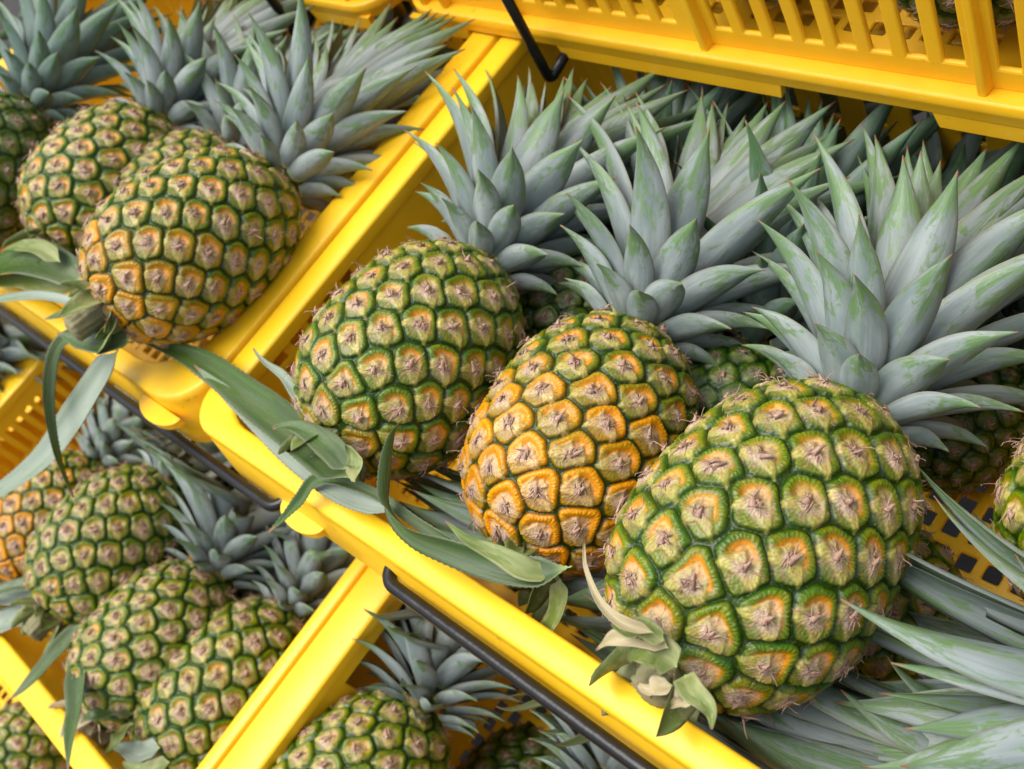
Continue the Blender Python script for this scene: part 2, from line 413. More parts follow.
# ------------------------------------------------------------------ crown
def make_crown(base, axis, scale, seed, parent, mat, nleaf=76, lmax=.15, open_=1.0, squash=None, wide=1.0, bend=(0, 0, 0), cut=None, n=22):
    rng = np.random.default_rng(seed+500); axis = nrm(axis)
    h = np.array([.31, .2, .93]); e1 = nrm(np.cross(axis, h)); e2 = np.cross(axis, e1)
    bag = Bag(); bend = np.asarray(bend, float)
    for i in range(nleaf):
        a = ((i+.5)/nleaf)**1.25                                   # 0 = outermost bottom leaf, 1 = heart
        th = i*2.39996+rng.normal(0, .10)
        rad = math.cos(th)*e1+math.sin(th)*e2
        Lf = (.22+.78*min(1, a/.60)**.95 if a < .62 else 1.0-.45*((a-.62)/.38)**1.5)*lmax*(1+rng.normal(0, .08))
        t0 = (1.30-1.17*a**.72)*open_+rng.normal(0, .05); dt = (.42*(1-a)**.7+.12)*open_
        t = np.linspace(0, 1, n)
        ang = t0+dt*(t**1.3)*1.1-.34*np.sin(np.pi*t)*(1-a)*.6+rng.normal(0, .03)*t
        ds = Lf/(n-1)
        tang = axis[None]*np.cos(ang)[:, None]+rad[None]*np.sin(ang)[:, None]
        tang = nrm(tang+bend[None]*(t[:, None]**1.2)*.8)
        side0 = np.cross(axis, rad); tang = nrm(tang+side0*rng.normal(0, .10)*t[:, None])
        b0 = base+axis*(.062*a**.85*scale)+rad*(.015*(1-a)**.6+.003)*scale
        P = b0+np.concatenate([[np.zeros(3)], np.cumsum((tang[1:]+tang[:-1])/2*ds, 0)])
        if squash is not None:                             # leaves bend where the crate above rests over them
            yl, zl, md = squash
            if md == 2:
                P[:, 1] = np.where(P[:, 1] < .075, .045+.03*np.exp((P[:, 1]-.075)/.03), P[:, 1]); P[:, 2] = np.maximum(P[:, 2], -.135)
                P[:, 2] = np.where(P[:, 2] > zl, zl+(P[:, 2]-zl)*.35, P[:, 2]); yl = 9
            if md == 1:
                near = P[:, 1] > yl-.06; lim = zl-.012*rng.random()+np.clip(yl-P[:, 1], 0, None)*1.0; up_ = P[:, 2]-b0[2]
                bad = near & (P[:, 2] > lim) & (up_ > 1e-5)
                if bad.any():
                    s_ = np.clip(np.min((lim[bad]-b0[2])/up_[bad]), -.15, 1); k_ = sst(0, .35, t); P[:, 2] = b0[2]+up_*(1-k_*(1-s_))
            dy = P[:, 1]-yl; dz = P[:, 2]-zl; ins = (dy > -.004) & (dz > -.004) & (md != 1)
            lo = ins & (dz < dy*.9+.004) & (np.arange(n) > 1); P[lo, 2] = zl-.004-.01*rng.random()
            hi = ins & ~lo & (np.arange(n) > 1); P[hi, 1] = yl-.004-.008*rng.random()
            if ins.any():
                for _ in range(6): P[2:-1] = (P[1:-2]+2*P[2:-1]+P[3:])/4
        nor = nrm(np.cross(np.tile(side0, (n, 1)), nrm(np.gradient(P, axis=0))))
        S = nrm(np.cross(nrm(np.gradient(P, axis=0)), nor))
        if (nor[0]@(-rad)) < 0: nor = -nor
        wm = (.0110*wide*(.60+.46*min(1, Lf/(.75*lmax))))*(1+rng.normal(0, .06))*scale
        wprof = (.70+.30*np.sin(np.pi*np.clip(t/.95, 0, 1)))*np.clip(1-t**2.7, 0, 1)**1.0*(1-.25*sst(.7, 1, t))+.012
        wprof = np.where(t > .5, wprof, wprof)
        leaf_sheet(bag, P, S, nor, wm*wprof, .42*(1-.25*a), (.0016)*scale, i*.713+seed*.37+rng.random(), 9, 0.0, .0002)
    V, Q, A = bag.out()
    return mesh_obj('crown', V, Q, mat, parent, tuple(base), {'luv': ('FLOAT_VECTOR', A)})

def make_stem(c0, c1, r0, r1, parent, seed=0):
    rng = np.random.default_rng(seed); n, m = 16, 44
    P = c0+(c1-c0)*np.linspace(0, 1, n)[:, None]; T = nrm(c1-c0); e1 = nrm(np.cross(T, [.3, .1, 1])); e2 = np.cross(T, e1)
    th = np.linspace(0, 2*np.pi, m, endpoint=False); rr = np.linspace(r0, r1, n)[:, None]*(1+.10*np.sin(th*3+seed)+rng.normal(0, .05, (n, m))+.07*np.sin(th*11)[None])
    rr[-1] *= .55
    V = P[:, None]+e1*(np.cos(th)*rr)[..., None]+e2*(np.sin(th)*rr)[..., None]
    V = np.concatenate([V.reshape(-1, 3), [P[-1]]]); Q = gridq(n, m, 0, True).tolist()
    Q += [[(n-1)*m+j, (n-1)*m+(j+1) % m, n*m] for j in range(m)]
    return mesh_obj('stem', V, Q, M_STEM, parent, tuple(c0))

FR = {}
def pineapple(key, label, cpx, w, Dm, Lf, adir, aphi, cdir, seed, ripe=.2, N=92, res=(300, 460), group=None, dark=False, crown=1.0, lmax=.125,
              squash=(.335, -.010, 1), open_=1.0, leaf=None, nleaf=78, stem=.03, wide=1.0, bend=(0, 0, 0), fringe=9):
    z = F*Dm/w if w > 1 else (H-w)/-ray(*cpx)[2]; c = CAM+ray(*cpx)*z
    ax = D(*adir, aphi); L = Dm*Lf
    root = empty('pineapple', tuple(c-ax*L*.5), label, 'pineapple', group)
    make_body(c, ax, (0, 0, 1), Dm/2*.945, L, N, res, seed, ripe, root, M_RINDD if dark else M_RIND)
    cd = D(*cdir)
    cb = c+ax*(L*.5-.005)
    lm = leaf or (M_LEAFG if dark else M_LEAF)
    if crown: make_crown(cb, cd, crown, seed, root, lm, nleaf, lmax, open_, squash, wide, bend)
    rng = np.random.default_rng(seed+90)
    if fringe and stem:
        # short pale leaves that sheath the stalk end
        e1 = nrm(np.cross(ax, (0, .2, 1))); e2 = np.cross(ax, e1); bag = Bag()
        for i in range(fringe):
            th = i*2.4+rng.random(); rad = e1*math.cos(th)+e2*math.sin(th); n = 12; t = np.linspace(0, 1, n)
            Ln = .018+.02*rng.random(); a0 = .5+rng.random()*.7
            P = (c-ax*(L*.5-.004))+rad*.009+(-ax*math.cos(a0)+rad*math.sin(a0))*(Ln*t)[:, None]-rad*(Ln*.3*t*t)[:, None]
            S, Nn = frames(P, rad)
            leaf_sheet(bag, P, S, Nn, (.006+.004*rng.random())*np.clip(1-t**2, 0, 1)**.8+.0002, .4, .0011, rng.random()*9, 7, 0, .0004)
        V, Q, A = bag.out(); mesh_obj('stalk_leaves', V, Q, M_PALE if rng.random() < .7 else M_DRY, root, tuple(c-ax*L*.5), {'luv': ('FLOAT_VECTOR', A)})
    if stem: make_stem(c-ax*(L*.5-.006), c-ax*(L*.5+stem), .0085, .0078, root, seed)
    FR[key] = dict(root=root, c=c, ax=ax, L=L, base=c-ax*L*.5)
    return root

# ------------------------------------------------------------------ crates
def rrect(x0, x1, y0, y1, r, k=7):
    """rounded rectangle, counter-clockwise from front-left, list of (x,y)"""
    out = []
    for cx, cy, a0 in ((x0+r, y0+r, 180), (x1-r, y0+r, 270), (x1-r, y1-r, 0), (x0+r, y1-r, 90)):
        for i in range(k+1):
            a = math.radians(a0+90*i/k); out.append((cx+r*math.cos(a), cy+r*math.sin(a)))
    return np.array(out)

def add_bevel(o, w, seg=2, ang=30):
    m = o.modifiers.new('bevel', 'BEVEL'); m.width = w; m.segments = seg; m.limit_method = 'ANGLE'; m.angle_limit = math.radians(ang)
    m.harden_normals = False
def auto_smooth(o, ang=35):
    me = o.data; import bmesh
    bm = bmesh.new(); bm.from_mesh(me)
    for e in bm.edges:
        e.smooth = not (len(e.link_faces) == 2 and e.calc_face_angle(0) > math.radians(ang))
    bm.to_mesh(me); bm.free()

def densify(path, step):
    out = []
    n = len(path)
    for i in range(n):
        a = path[i]; b = path[(i+1) % n]; d = np.linalg.norm(b-a); k = max(1, int(d/step))
        for j in range(k): out.append((i, j/k))
    return out
def at_path(path, keys):
    n = len(path); return np.array([path[i]*(1-t)+path[(i+1) % n]*t for i, t in keys])

def rim(name, parent, inner, outer, ztop, mat, rin=.045, rout=.034, skirt=.024, lip=.006, step=.02, flare=0.0):
    pi = rrect(*inner, rin); po = rrect(*outer, rout); pc = rrect(outer[0], outer[1], outer[2]-flare, outer[3], rout); keys = densify(po, step)
    A = at_path(pi, keys); B = at_path(po, keys); Cc = at_path(pc, keys)
    prof = [(0, -lip-.004, 0), (0, -.0016, 0), (.05, -.0004, 0), (.10, 0, 0), (.5, .0004, 0), (.88, 0, 0), (.95, -.0007, 0), (.99, -.003, 0), (1.0, -.006, 0), (1.0, -.010, 0), (1.0, -.0115, .12),
            (1.0, -skirt+.001, 1), (.99, -skirt, 1), (.93, -skirt, .95), (.93, -.012, 0), (.90, -.008, 0), (.10, -.006, 0), (.10, -lip-.004, 0)]
    V = []
    for a, z, c in prof:
        P = A+(B-A)*a+(Cc-B)*c; V.append(np.concatenate([P, np.full((len(P), 1), ztop+z)], 1))
    V = np.array(V); m = len(prof); n = len(A)
    V = V.transpose(1, 0, 2).reshape(-1, 3)
    i = np.arange(n)[:, None]; j = np.arange(m)[None]; i2 = (i+1) % n; j2 = (j+1) % m
    Q = np.stack([i*m+j, i2*m+j, i2*m+j2, i*m+j2], -1).reshape(-1, 4)
    o = mesh_obj(name, V, Q, mat, parent, tuple(V[0])); add_bevel(o, .0011, 3, 40); return o

def wall(name, parent, top, bot, ztop, zbot, holes, vrows, mat, r=.045, th=.003, bev=.0009, only=None):
    """wall shell round the crate; holes[side] = list of (u0,u1) in metres along that side (0 front,1 right,2 back,3 left); vrows[side] = list of (v0,v1) down from the top"""
    pt = rrect(*top, r, 6); pb = rrect(*bot, r, 6); n = len(pt)
    k1 = 7
    vb = sorted({0.0, 1.0} | {v for s in vrows for ab in vrows[s] for v in ab})
    stations = []; flags = []
    for c in range(4):
        for i in range(k1-1): stations.append((c*k1+i, 0.0)); flags.append(None)
        a = pt[c*k1+k1-1]; b = pt[(c*k1+k1) % n]; Ln = np.linalg.norm(b-a)
        cur = 0.0
        stations.append((c*k1+k1-1, 0.0)); 
        hs = [h for h in holes.get(c, []) if h[0] > .002 and h[1] < Ln-.002]
        for h0, h1 in hs:
            flags.append(None); stations.append((c*k1+k1-1, h0/Ln)); flags.append(c); stations.append((c*k1+k1-1, h1/Ln))
        flags.append(None)
    A = at_path(pt, stations); B = at_path(pb, stations); m = len(vb); N_ = len(stations)
    V = np.array([[*(A[i]+(B[i]-A[i])*v), ztop+(zbot-ztop)*v] for i in range(N_) for v in vb])
    Q = []
    for i in range(N_):
        i2 = (i+1) % N_
        for j in range(m-1):
            vm = (vb[j]+vb[j+1])/2; s = flags[i]
            if s is not None and any(a < vm < b for a, b in vrows.get(s, [])): continue
            Q.append((i*m+j, i*m+j+1, i2*m+j+1, i2*m+j))
    o = mesh_obj(name, V, Q, mat, parent, tuple(V[0]), smooth=False)
    s = o.modifiers.new('thickness', 'SOLIDIFY'); s.thickness = th; s.offset = 0
    add_bevel(o, bev, 2, 40); return o

def floor_grid(name, parent, rect, z, mat, pitch=.0145, hole=.009, th=.003):
    x0, x1, y0, y1 = rect
    def br(a, b):
        n = int((b-a-.02)/pitch); s = a+(b-a-n*pitch+pitch-hole)/2; L = [a]
        for i in range(n): L += [s+i*pitch, s+i*pitch+hole]
        return L+[b]
    X = br(x0, x1); Y = br(y0, y1); m = len(Y)
    V = [(x, y, z) for x in X for y in Y]; Q = []
    for i in range(len(X)-1):
        for j in range(m-1):
            if i % 2 and j % 2 and not ((i//2) % 11 == 5 or (j//2) % 9 == 4): continue
            Q.append((i*m+j, (i+1)*m+j, (i+1)*m+j+1, i*m+j+1))
    o = mesh_obj(name, V, Q, mat, parent, (x0, y0, z), smooth=False)
    s = o.modifiers.new('thickness', 'SOLIDIFY'); s.thickness = th; s.offset = 0
    add_bevel(o, .0008, 1, 40); return o

def box(name, parent, pts8, mat, bev=.001):
    Q = [(0, 3, 2, 1), (4, 5, 6, 7), (0, 1, 5, 4), (1, 2, 6, 5), (2, 3, 7, 6), (3, 0, 4, 7)]
    o = mesh_obj(name, pts8, Q, mat, parent, tuple(pts8[0]), smooth=False); add_bevel(o, bev, 2); return o
def cub(x0, x1, y0, y1, z0, z1): return [(x0, y0, z0), (x1, y0, z0), (x1, y1, z0), (x0, y1, z0), (x0, y0, z1), (x1, y0, z1), (x1, y1, z1), (x0, y1, z1)]

def tube(name, parent, pts, r, mat, m=14, bendr=.008, flat=1.0):
    pts = [np.array(p, float) for p in pts]; P = [pts[0]]
    for i in range(1, len(pts)-1):
        a, b, c = pts[i-1:i+2]; d0 = nrm(a-b); d1 = nrm(c-b); rr = min(bendr, np.linalg.norm(a-b)*.45, np.linalg.norm(c-b)*.45)
        for t in np.linspace(0, 1, 7): P.append((1-t)**2*(b+d0*rr)+2*t*(1-t)*b+t*t*(b+d1*rr))
    P.append(pts[-1]); P = np.array(P); T = nrm(np.gradient(P, axis=0)); h = np.array([.13, .2, .97])
    if abs(T[0]@h) > .9: h = np.array([1, .1, 0])
    S = nrm(np.cross(T, h)); N2 = np.cross(S, T); th = np.linspace(0, 2*np.pi, m, endpoint=False)
    V = P[:, None]+S[:, None]*(np.cos(th)*r)[None, :, None]+N2[:, None]*(np.sin(th)*r*flat)[None, :, None]
    n = len(P); V = V.reshape(-1, 3); Q = gridq(n, m, 0, True).tolist(); Q += [tuple(range(m-1, -1, -1)), tuple((n-1)*m+j for j in range(m))]
    return mesh_obj(name, V, Q, mat, parent, tuple(P[0]))

def slots(u0, u1, pitch, w): 
    out = []; u = u0
    while u+w < u1: out.append((u, u+w)); u += pitch
    return out
GC = 'yellow plastic fruit crates of the stepped display'
def crate(label, outer, inner, ztop, depth, mat, holes, vrows, rin=.045, rout=.03, taper=.010, floor=True, wallmat=None, skirt=.024, flare=0.0):
    root = empty('fruit_crate', ((outer[0]+outer[1])/2, (outer[2]+outer[3])/2, ztop-depth), label, 'crate', GC)
    rim('rim', root, inner, outer, ztop, mat, rin, rout, skirt, flare=flare)
    i = inner; q = .0045
    top = (i[0]-q, i[1]+q, i[2]-q, i[3]+q); bot = (top[0]+taper, top[1]-taper, top[2]+taper, top[3]-taper)
    wall('wall', root, top, bot, ztop-.0065, ztop-depth, holes, vrows, wallmat or mat, rin)
    if floor: floor_grid('base', root, (bot[0]+.001, bot[1]-.001, bot[2]+.001, bot[3]-.001), ztop-depth+.0035, wallmat or mat)
    return root

sm = slots(.02, .34, .0125, .0075)
# main tier ---------------------------------------------------------
m2 = crate('yellow crate in the middle with three large pineapples lying across its front rim', (-.5512, .06, .0215, .43), (-.5310, .016, .0365, .39), 0.0, .150, M_YEL,
           {3: slots(.21, .33, .0165, .0095), 1: sm, 0: slots(.03, .5, .03, .014), 2: slots(.03, .5, .03, .014)}, {3: [(.025, .085), (.115, .18), (.37, .43), (.5, .56), (.6, .66)], 1: [(.17, .23), (.27, .33)], 0: [(.35, .85)], 2: [(.2, .45), (.5, .85)]}, rin=.030, rout=.024, skirt=.044, flare=.0065)
m1 = crate('yellow crate in the upper left packed with greyish green crowned pineapples', (-1.158, -.5552, .0215, .43), (-1.125, -.5785, .0365, .39), 0.0, .150, M_YEL,
           {3: sm, 1: sm, 0: slots(.03, .5, .03, .014), 2: slots(.03, .5, .03, .014)}, {3: [(.17, .23), (.27, .33)], 1: [(.17, .23), (.27, .33)], 0: [(.35, .85)], 2: [(.2, .45), (.5, .85)]}, rin=.055, rout=.036, skirt=.044, flare=.0065)
# lower tier --------------------------------------------------------
ZL = -.165
l2 = crate('yellow crate in the lower left holding four small pineapples beneath the upper row', (-1.045, -.512, -.2105, .19), (-1.012, -.524, -.190, .155), ZL, .155, M_YEL,
           {3: slots(.02, .34, .0135, .0065), 0: slots(.03, .45, .030, .012), 1: sm, 2: slots(.03, .45, .03, .014)}, {3: [(.12, .34), (.45, .62), (.68, .86)], 0: [(.55, .80)], 1: [(.2, .4)], 2: [(.3, .8)]}, rin=.035, rout=.03)
l3 = crate('yellow crate at the bottom centre with pineapple crowns poking up under the middle crate', (-.511, .09, -.2105, .19), (-.480, .05, -.190, .155), ZL, .155, M_YEL,
           {3: [(.085, .175), (.235, .262)], 0: slots(.03, .5, .030, .012), 1: sm, 2: slots(.03, .5, .03, .014)}, {3: [(.10, .36)], 0: [(.55, .80)], 1: [(.2, .4)], 2: [(.3, .8)]}, rin=.035, rout=.03)
l1 = crate('yellow crate at the far left edge, only its corner showing behind hanging leaves', (-1.62, -1.0465, -.2105, .19), (-1.59, -1.078, -.190, .155), ZL, .155, M_YEL,
           {0: slots(.03, .45, .030, .012), 1: sm}, {0: [(.55, .80)], 1: [(.2, .4)]})
q2_ = crate('yellow crate in the lowest row at the bottom left corner', (-1.30, -.70, -.475, -.06), (-1.27, -.73, -.455, -.09), 2*ZL-.012, .150, M_YEL,
            {0: slots(.03, .45, .030, .012), 1: sm}, {0: [(.35, .85)], 1: [(.2, .4)]})

# swing bars (black wire bails) belong to their crates
tube('swing_bar', m2, [(-.372, .034, -.022), (-.366, .0135, -.022), (-.20, .0125, -.022), (.04, .0125, -.022), (.046, .034, -.022)], .0037, M_BLACK)
tube('swing_bar', m1, [(-1.10, .030, -.034), (-1.094, .0105, -.036), (-.80, .0105, -.036), (-.478, .0105, -.036), (-.470, .030, -.036)], .0038, M_BLACK)
# rounded ears below the rims at the crate corners
def ear(parent, x, z, r=.019, y=.018):
    n = 26; th = np.linspace(math.pi, 2*math.pi, n); V = []
    for zz, k in ((z+.003, 1), (z+.0026, 1.0), (z-.0035, .96)):
        V += [(x+math.cos(t)*r*k, y+math.sin(t)*r*.50*k, zz) for t in th]
    Q = [tuple(range(n)), tuple(range(3*n-1, 2*n-1, -1))]
    for q in (0, n): Q += [(q+i, q+n+i, q+n+i+1, q+i+1) for i in range(n-1)]+[(q+n-1, q+2*n-1, q+n, q)]
    o = mesh_obj('ear', V, Q, M_YEL, parent, V[0], smooth=False); add_bevel(o, .001, 2, 50); return o
ear(m2, -.452, -.034, .020, .0175); ear(m1, -.592, -.014, .024, .0205)

# top tier: crates seen from the front, standing on the rims below --------------
def top_crate(label, X0, X1, Yf, slot0, gus, lips, holes_u=None):
    root = empty('fruit_crate', ((X0+X1)/2, Yf+.2, .004), label, 'crate', GC)
    y1 = Yf+.40; zl = .0175
    # base flange: ledge and skirt
    pi = (X0+.014, X1-.014, Yf+.014, y1-.014); po = (X0, X1, Yf, y1)
    A = rrect(*pi, .024); B = rrect(*po, .034); keys = densify(B, .03); a = at_path(A, keys); b = at_path(B, keys)
    prof = [(-.15, zl), (.93, zl-.001), (.985, zl-.0022), (1.0, zl-.006), (1.0, .010), (.94, .0085), (.94, .003), (.80, .003), (.80, zl-.005), (-.15, zl-.004)]
    m = len(prof); n = len(a); V = np.array([[*(a[i]+(b[i]-a[i])*s), z] for i in range(n) for s, z in prof])
    i = np.arange(n)[:, None]; j = np.arange(m)[None]; i2 = (i+1) % n; j2 = (j+1) % m
    Q = np.stack([i*m+j, i2*m+j, i2*m+j2, i*m+j2], -1).reshape(-1, 4)
    o = mesh_obj('base_flange', V, Q, M_YELO, root, tuple(V[0])); add_bevel(o, .0010, 2, 35)
    wall('wall', root, (X0+.006, X1-.006, Yf+.006, y1-.006), (X0+.011, X1-.011, Yf+.011, y1-.011), .17, zl-.001, {0: slot0, 2: slot0, 1: sm, 3: sm}, {0: [(.10, .33), (.38, .915)], 2: [(.1, .33), (.38, .9)], 1: [(.2, .9)], 3: [(.2, .9)]}, M_YELO, .022, .0035, .0013)
    rim('rim', root, (X0+.012, X1-.012, Yf+.012, y1-.012), (X0-.015, X1+.0, Yf-.012, y1), .176, M_YELO, .03, .03)
    floor_grid('base', root, (X0+.018, X1-.018, Yf+.018, y1-.018), zl-.006, M_YELO)
    for gx in gus:
        yb = Yf+.0145
        box('gusset', root, [(gx-.0022, Yf+.0035, zl-.001), (gx+.0022, Yf+.0035, zl-.001), (gx+.0035, yb, zl-.001), (gx-.0035, yb, zl-.001),
                             (gx-.0018, Yf+.0015, .165), (gx+.0018, Yf+.0015, .165), (gx+.0025, yb-.009, .165), (gx-.0025, yb-.009, .165)], M_YELO)
    for x0, x1 in lips:
        box('foot', root, [(x0+.003, Yf+.0015, -.007), (x1-.003, Yf+.0015, -.007), (x1-.003, Yf+.006, -.007), (x0+.003, Yf+.006, -.007), (x0, Yf+.0012, .006), (x1, Yf+.0012, .006), (x1, Yf+.006, .006), (x0, Yf+.006, .006)], M_YELO, .0006)
    return root
YU = .340
u0 = .022; sl = []
X0u = -.648
def sx_(x): return x-(X0u+.006+.022)
for g0, g1 in ((-.595, -.535), (-.520, -.385), (-.369, -.227), (-.211, -.09), (-.07, .02)):
    x = g0
    while x+.0105 <= g1+.001: sl.append((sx_(x), sx_(x+.0105))); x += .0188
u2 = top_crate('shaded yellow crate at the upper right with slotted front wall, standing on the middle crate', X0u, .05, YU, sl, (-.618, -.596, -.528, -.377, -.219, -.08), ((-.640, -.580), (-.497, -.329), (-.245, .02)))
u1 = top_crate('shaded yellow crate peeking in at the top edge above the upper left crate', -1.25, -.662, YU-.008, sl, (-1.0, -.85, -.77, -.70), ((-1.1, -.9), (-.76, -.68)))
tube('swing_bar', u2, [(-.499, .329, .14), (-.499, .327, -.014), (-.490, .352, .0)], .0034, M_BLACK, bendr=.006)
tube('swing_bar', u1, [(-.772, .320, .14), (-.772, .318, -.014), (-.763, .345, .0)], .0040, M_BLACK, bendr=.006)

# ------------------------------------------------------------------ pineapples
G1 = 'pineapples lying in the yellow crates'
UP = (-.22, 1, .22)
pineapple('A', 'largest pineapple in front with pale tan eyes, at the right end of the middle crate', (768, 536), 266, .1130, 1.38, (.70, -.71), 27, (.50, -.87, 18), 3, .46, 126, (520, 720), G1,
          lmax=.138, nleaf=80, stem=.012, wide=1.13, fringe=5)
pineapple('B', 'ripest pineapple with orange eyes between two greener ones in the middle crate', (584, 440), 214, .107, 1.30, (.50, -.87), 26, (.48, -.88, 16), 6, .98, 124, (440, 620), G1,
          lmax=.133, stem=.014, wide=1.12)
pineapple('C', 'green pineapple beside the middle crate left rim, long strap leaves at its base', (414, 355), 198, .1075, 1.30, (.60, -.80), 26, (.48, -.88, 16), 9, .45, 128, (440, 620), G1,
          lmax=.126, stem=.016, wide=1.1)
pineapple('D', 'pineapple cut off by the right edge of the photo, only its left side visible', (1140, 500), -.062, .100, 1.25, (.62, -.78), 20, (.4, -.9, 14), 12, .3, 124, (240, 340), G1, crown=1, stem=0, lmax=.12)
pineapple('E', 'dark shaded pineapple deep in the crate behind the crown of the largest one', (962, 418), -.115, .066, 1.3, (.75, -.5), 10, (.6, -.8, 10), 14, .2, 124, (240, 340), G1, dark=True, crown=.9, lmax=.12, stem=0)
pineapple('Gg', 'buried pineapple under the largest one, broad crown leaves spread toward the front rim', (850, 600), -.095, .085, 1.2, (-.95, -.25), 2, (-.95, -.25, 4), 15, .2, 124, (160, 240), G1, crown=1, lmax=.20, open_=.55, squash=(9, -.07, 2), nleaf=50, stem=0, wide=1.1)
pineapple('Hh', 'dark pineapple wedged low between the first and second fruit of the middle crate', (580, 305), -.075, .085, 1.2, (.5, -.8), 15, (.5, -.85, 12), 16, .1, 124, (200, 300), G1, dark=True, crown=.9, lmax=.12, stem=0)
pineapple('H2', 'buried dark pineapple, bluish leaves showing between the crowns of two front fruit', (725, 430), -.09, .085, 1.2, (.3, -.95), 10, (.4, -.9, 6), 18, .1, 124, (120, 180), G1, dark=True, crown=1.0, lmax=.13, stem=0)
pineapple('H3', 'pineapple under the slotted crate, broad leaves filling the shade behind the first crown', (600, 200), -.09, .085, 1.2, (.9, -.2), 5, (.9, -.3, 2), 19, .1, 124, (120, 180), G1, dark=True, crown=1.0, lmax=.15, stem=0)
pineapple('H4', 'pineapple under the slotted crate, its leaves filling the shade at the right', (830, 270), -.09, .085, 1.2, (.9, -.2), 5, (.8, -.5, 2), 20, .1, 124, (120, 180), G1, dark=True, crown=1.0, lmax=.15, stem=0)
pineapple('Ff', 'pineapple off the lower right corner, big spiky crown pointing into the photo', (1520, 752), -.086, .105, 1.2, (-.97, -.08), 4, (-1, .02, 8), 17, .3, 124, (120, 200), G1, crown=.7, lmax=.185, open_=1.0, squash=(9, -.03, 2), nleaf=64, stem=0, wide=1.6, leaf=M_LEAF)
pineapple('F2', 'pineapple buried at the lower right, only flat overlapping leaves visible beneath the spiky crown', (1230, 810), -.105, .085, 1.2, (-.97, -.12), 4, (-1, -.12, 3), 23, .3, 124, (100, 160), G1, crown=.7, lmax=.215, open_=.55, squash=(9, -.085, 2), nleaf=60, stem=0, wide=1.7)
# upper left crate
pineapple('I', 'plump pineapple at the front right of the upper left crate, orange stalk end', (196, 243), 168, .1050, 1.36, (.74, -.67), 24, (.45, -.89, 18), 21, .66, 128, (400, 560), G1,
          lmax=.130, stem=.022)
pineapple('J', 'tan eyed pineapple in the upper left crate, between the darkest and the plump one', (108, 183), 138, .103, 1.28, (.55, -.83), 24, (.38, -.92, 18), 24, .5, 124, (260, 380), G1, lmax=.130, stem=.014)
pineapple('K', 'very dark shaded pineapple at the left edge in the upper left crate', (-18, 170), 132, .103, 1.28, (.45, -.89), 24, (.40, -.92, 18), 27, .05, 124, (200, 300), G1, dark=True, lmax=.105, stem=.01)
pineapple('Lx', 'half hidden pineapple squeezed behind the plump one in the upper left crate', (180, 200), 124, .092, 1.26, (.66, -.75), 24, (.35, -.92, 18), 28, .3, 124, (200, 300), G1, lmax=.130, stem=0)
pineapple('L4', 'pineapple deep at the back of the upper left crate, only shaded leaves visible', (330, 150), -.09, .085, 1.2, (.6, -.7), 5, (.6, -.8, 4), 29, .1, 124, (100, 160), G1, dark=True, lmax=.11, stem=0)
pineapple('L5', 'pineapple at the back left of the upper left crate, only shaded leaves visible', (185, 95), -.09, .085, 1.2, (.6, -.7), 5, (.6, -.8, 4), 30, .1, 124, (100, 160), G1, dark=True, lmax=.10, stem=0)
# lower left crate
SQL = (.005, ZL-.014, 0)
pineapple('N', 'small orange eyed pineapple at the left end of the lower left crate', (52, 520), 116, .105, 1.28, (.58, -.80), 22, (.55, -.83, 16), 31, .9, 124, (240, 340), G1, lmax=.080, squash=SQL, stem=.012, open_=.9)
pineapple('O', 'green pineapple second from left in lower left crate, split blades at its stalk', (113, 545), 134, .106, 1.30, (.62, -.78), 22, (.50, -.86, 16), 33, .28, 126, (280, 400), G1, lmax=.09, squash=SQL, stem=.02, open_=.9)
pineapple('P', 'pineapple with a tall open crown in the lower left crate, third from the left', (157, 645), 139, .104, 1.30, (.62, -.78), 22, (.34, -.94, 16), 36, .28, 126, (280, 400), G1, lmax=.120, squash=SQL, stem=.014, open_=1.05)
pineapple('Q', 'pineapple against the right rim of the lower left crate with a short compact crown', (229, 694), 150, .110, 1.36, (.60, -.80), 22, (.45, -.89, 14), 39, .25, 128, (320, 440), G1, lmax=.082, squash=SQL, stem=.012, open_=1.0, nleaf=64)
pineapple('Pb', 'pineapple behind the others in the lower left crate, mostly covered by crowns', (190, 480), -.25, .085, 1.2, (.62, -.78), 8, (.40, -.91, 5), 40, .2, 124, (120, 180), G1, lmax=.10, squash=SQL, stem=0)
pineapple('Pc', 'pineapple low at the back of the lower left crate beside the divider', (290, 570), -.25, .085, 1.2, (.62, -.78), 8, (.40, -.91, 5), 41, .2, 124, (120, 180), G1, dark=True, lmax=.11, squash=SQL, stem=0)
# bottom centre crate
pineapple('S', 'green gold pineapple at the bottom edge in the bottom centre crate', (356, 790), 165, .108, 1.26, (.70, -.72), 18, (.35, -.94, 8), 42, .3, 126, (280, 400), G1, lmax=.105, squash=SQL, stem=0, open_=1.1)
pineapple('T', 'dark pineapple low under the black swing bar, only its crown leaves clear', (520, 800), 135, .098, 1.2, (.70, -.70), 14, (.4, -.9, 10), 44, .25, 124, (180, 260), G1, dark=True, lmax=.09, squash=SQL, stem=0)
pineapple('Tb', 'pineapple below the bottom edge with its crown standing against the front rim', (560, 885), 175, .104, 1.2, (.5, -.85), 12, (.25, -.97, 0), 45, .25, 124, (120, 180), G1, lmax=.12, squash=SQL, stem=0)
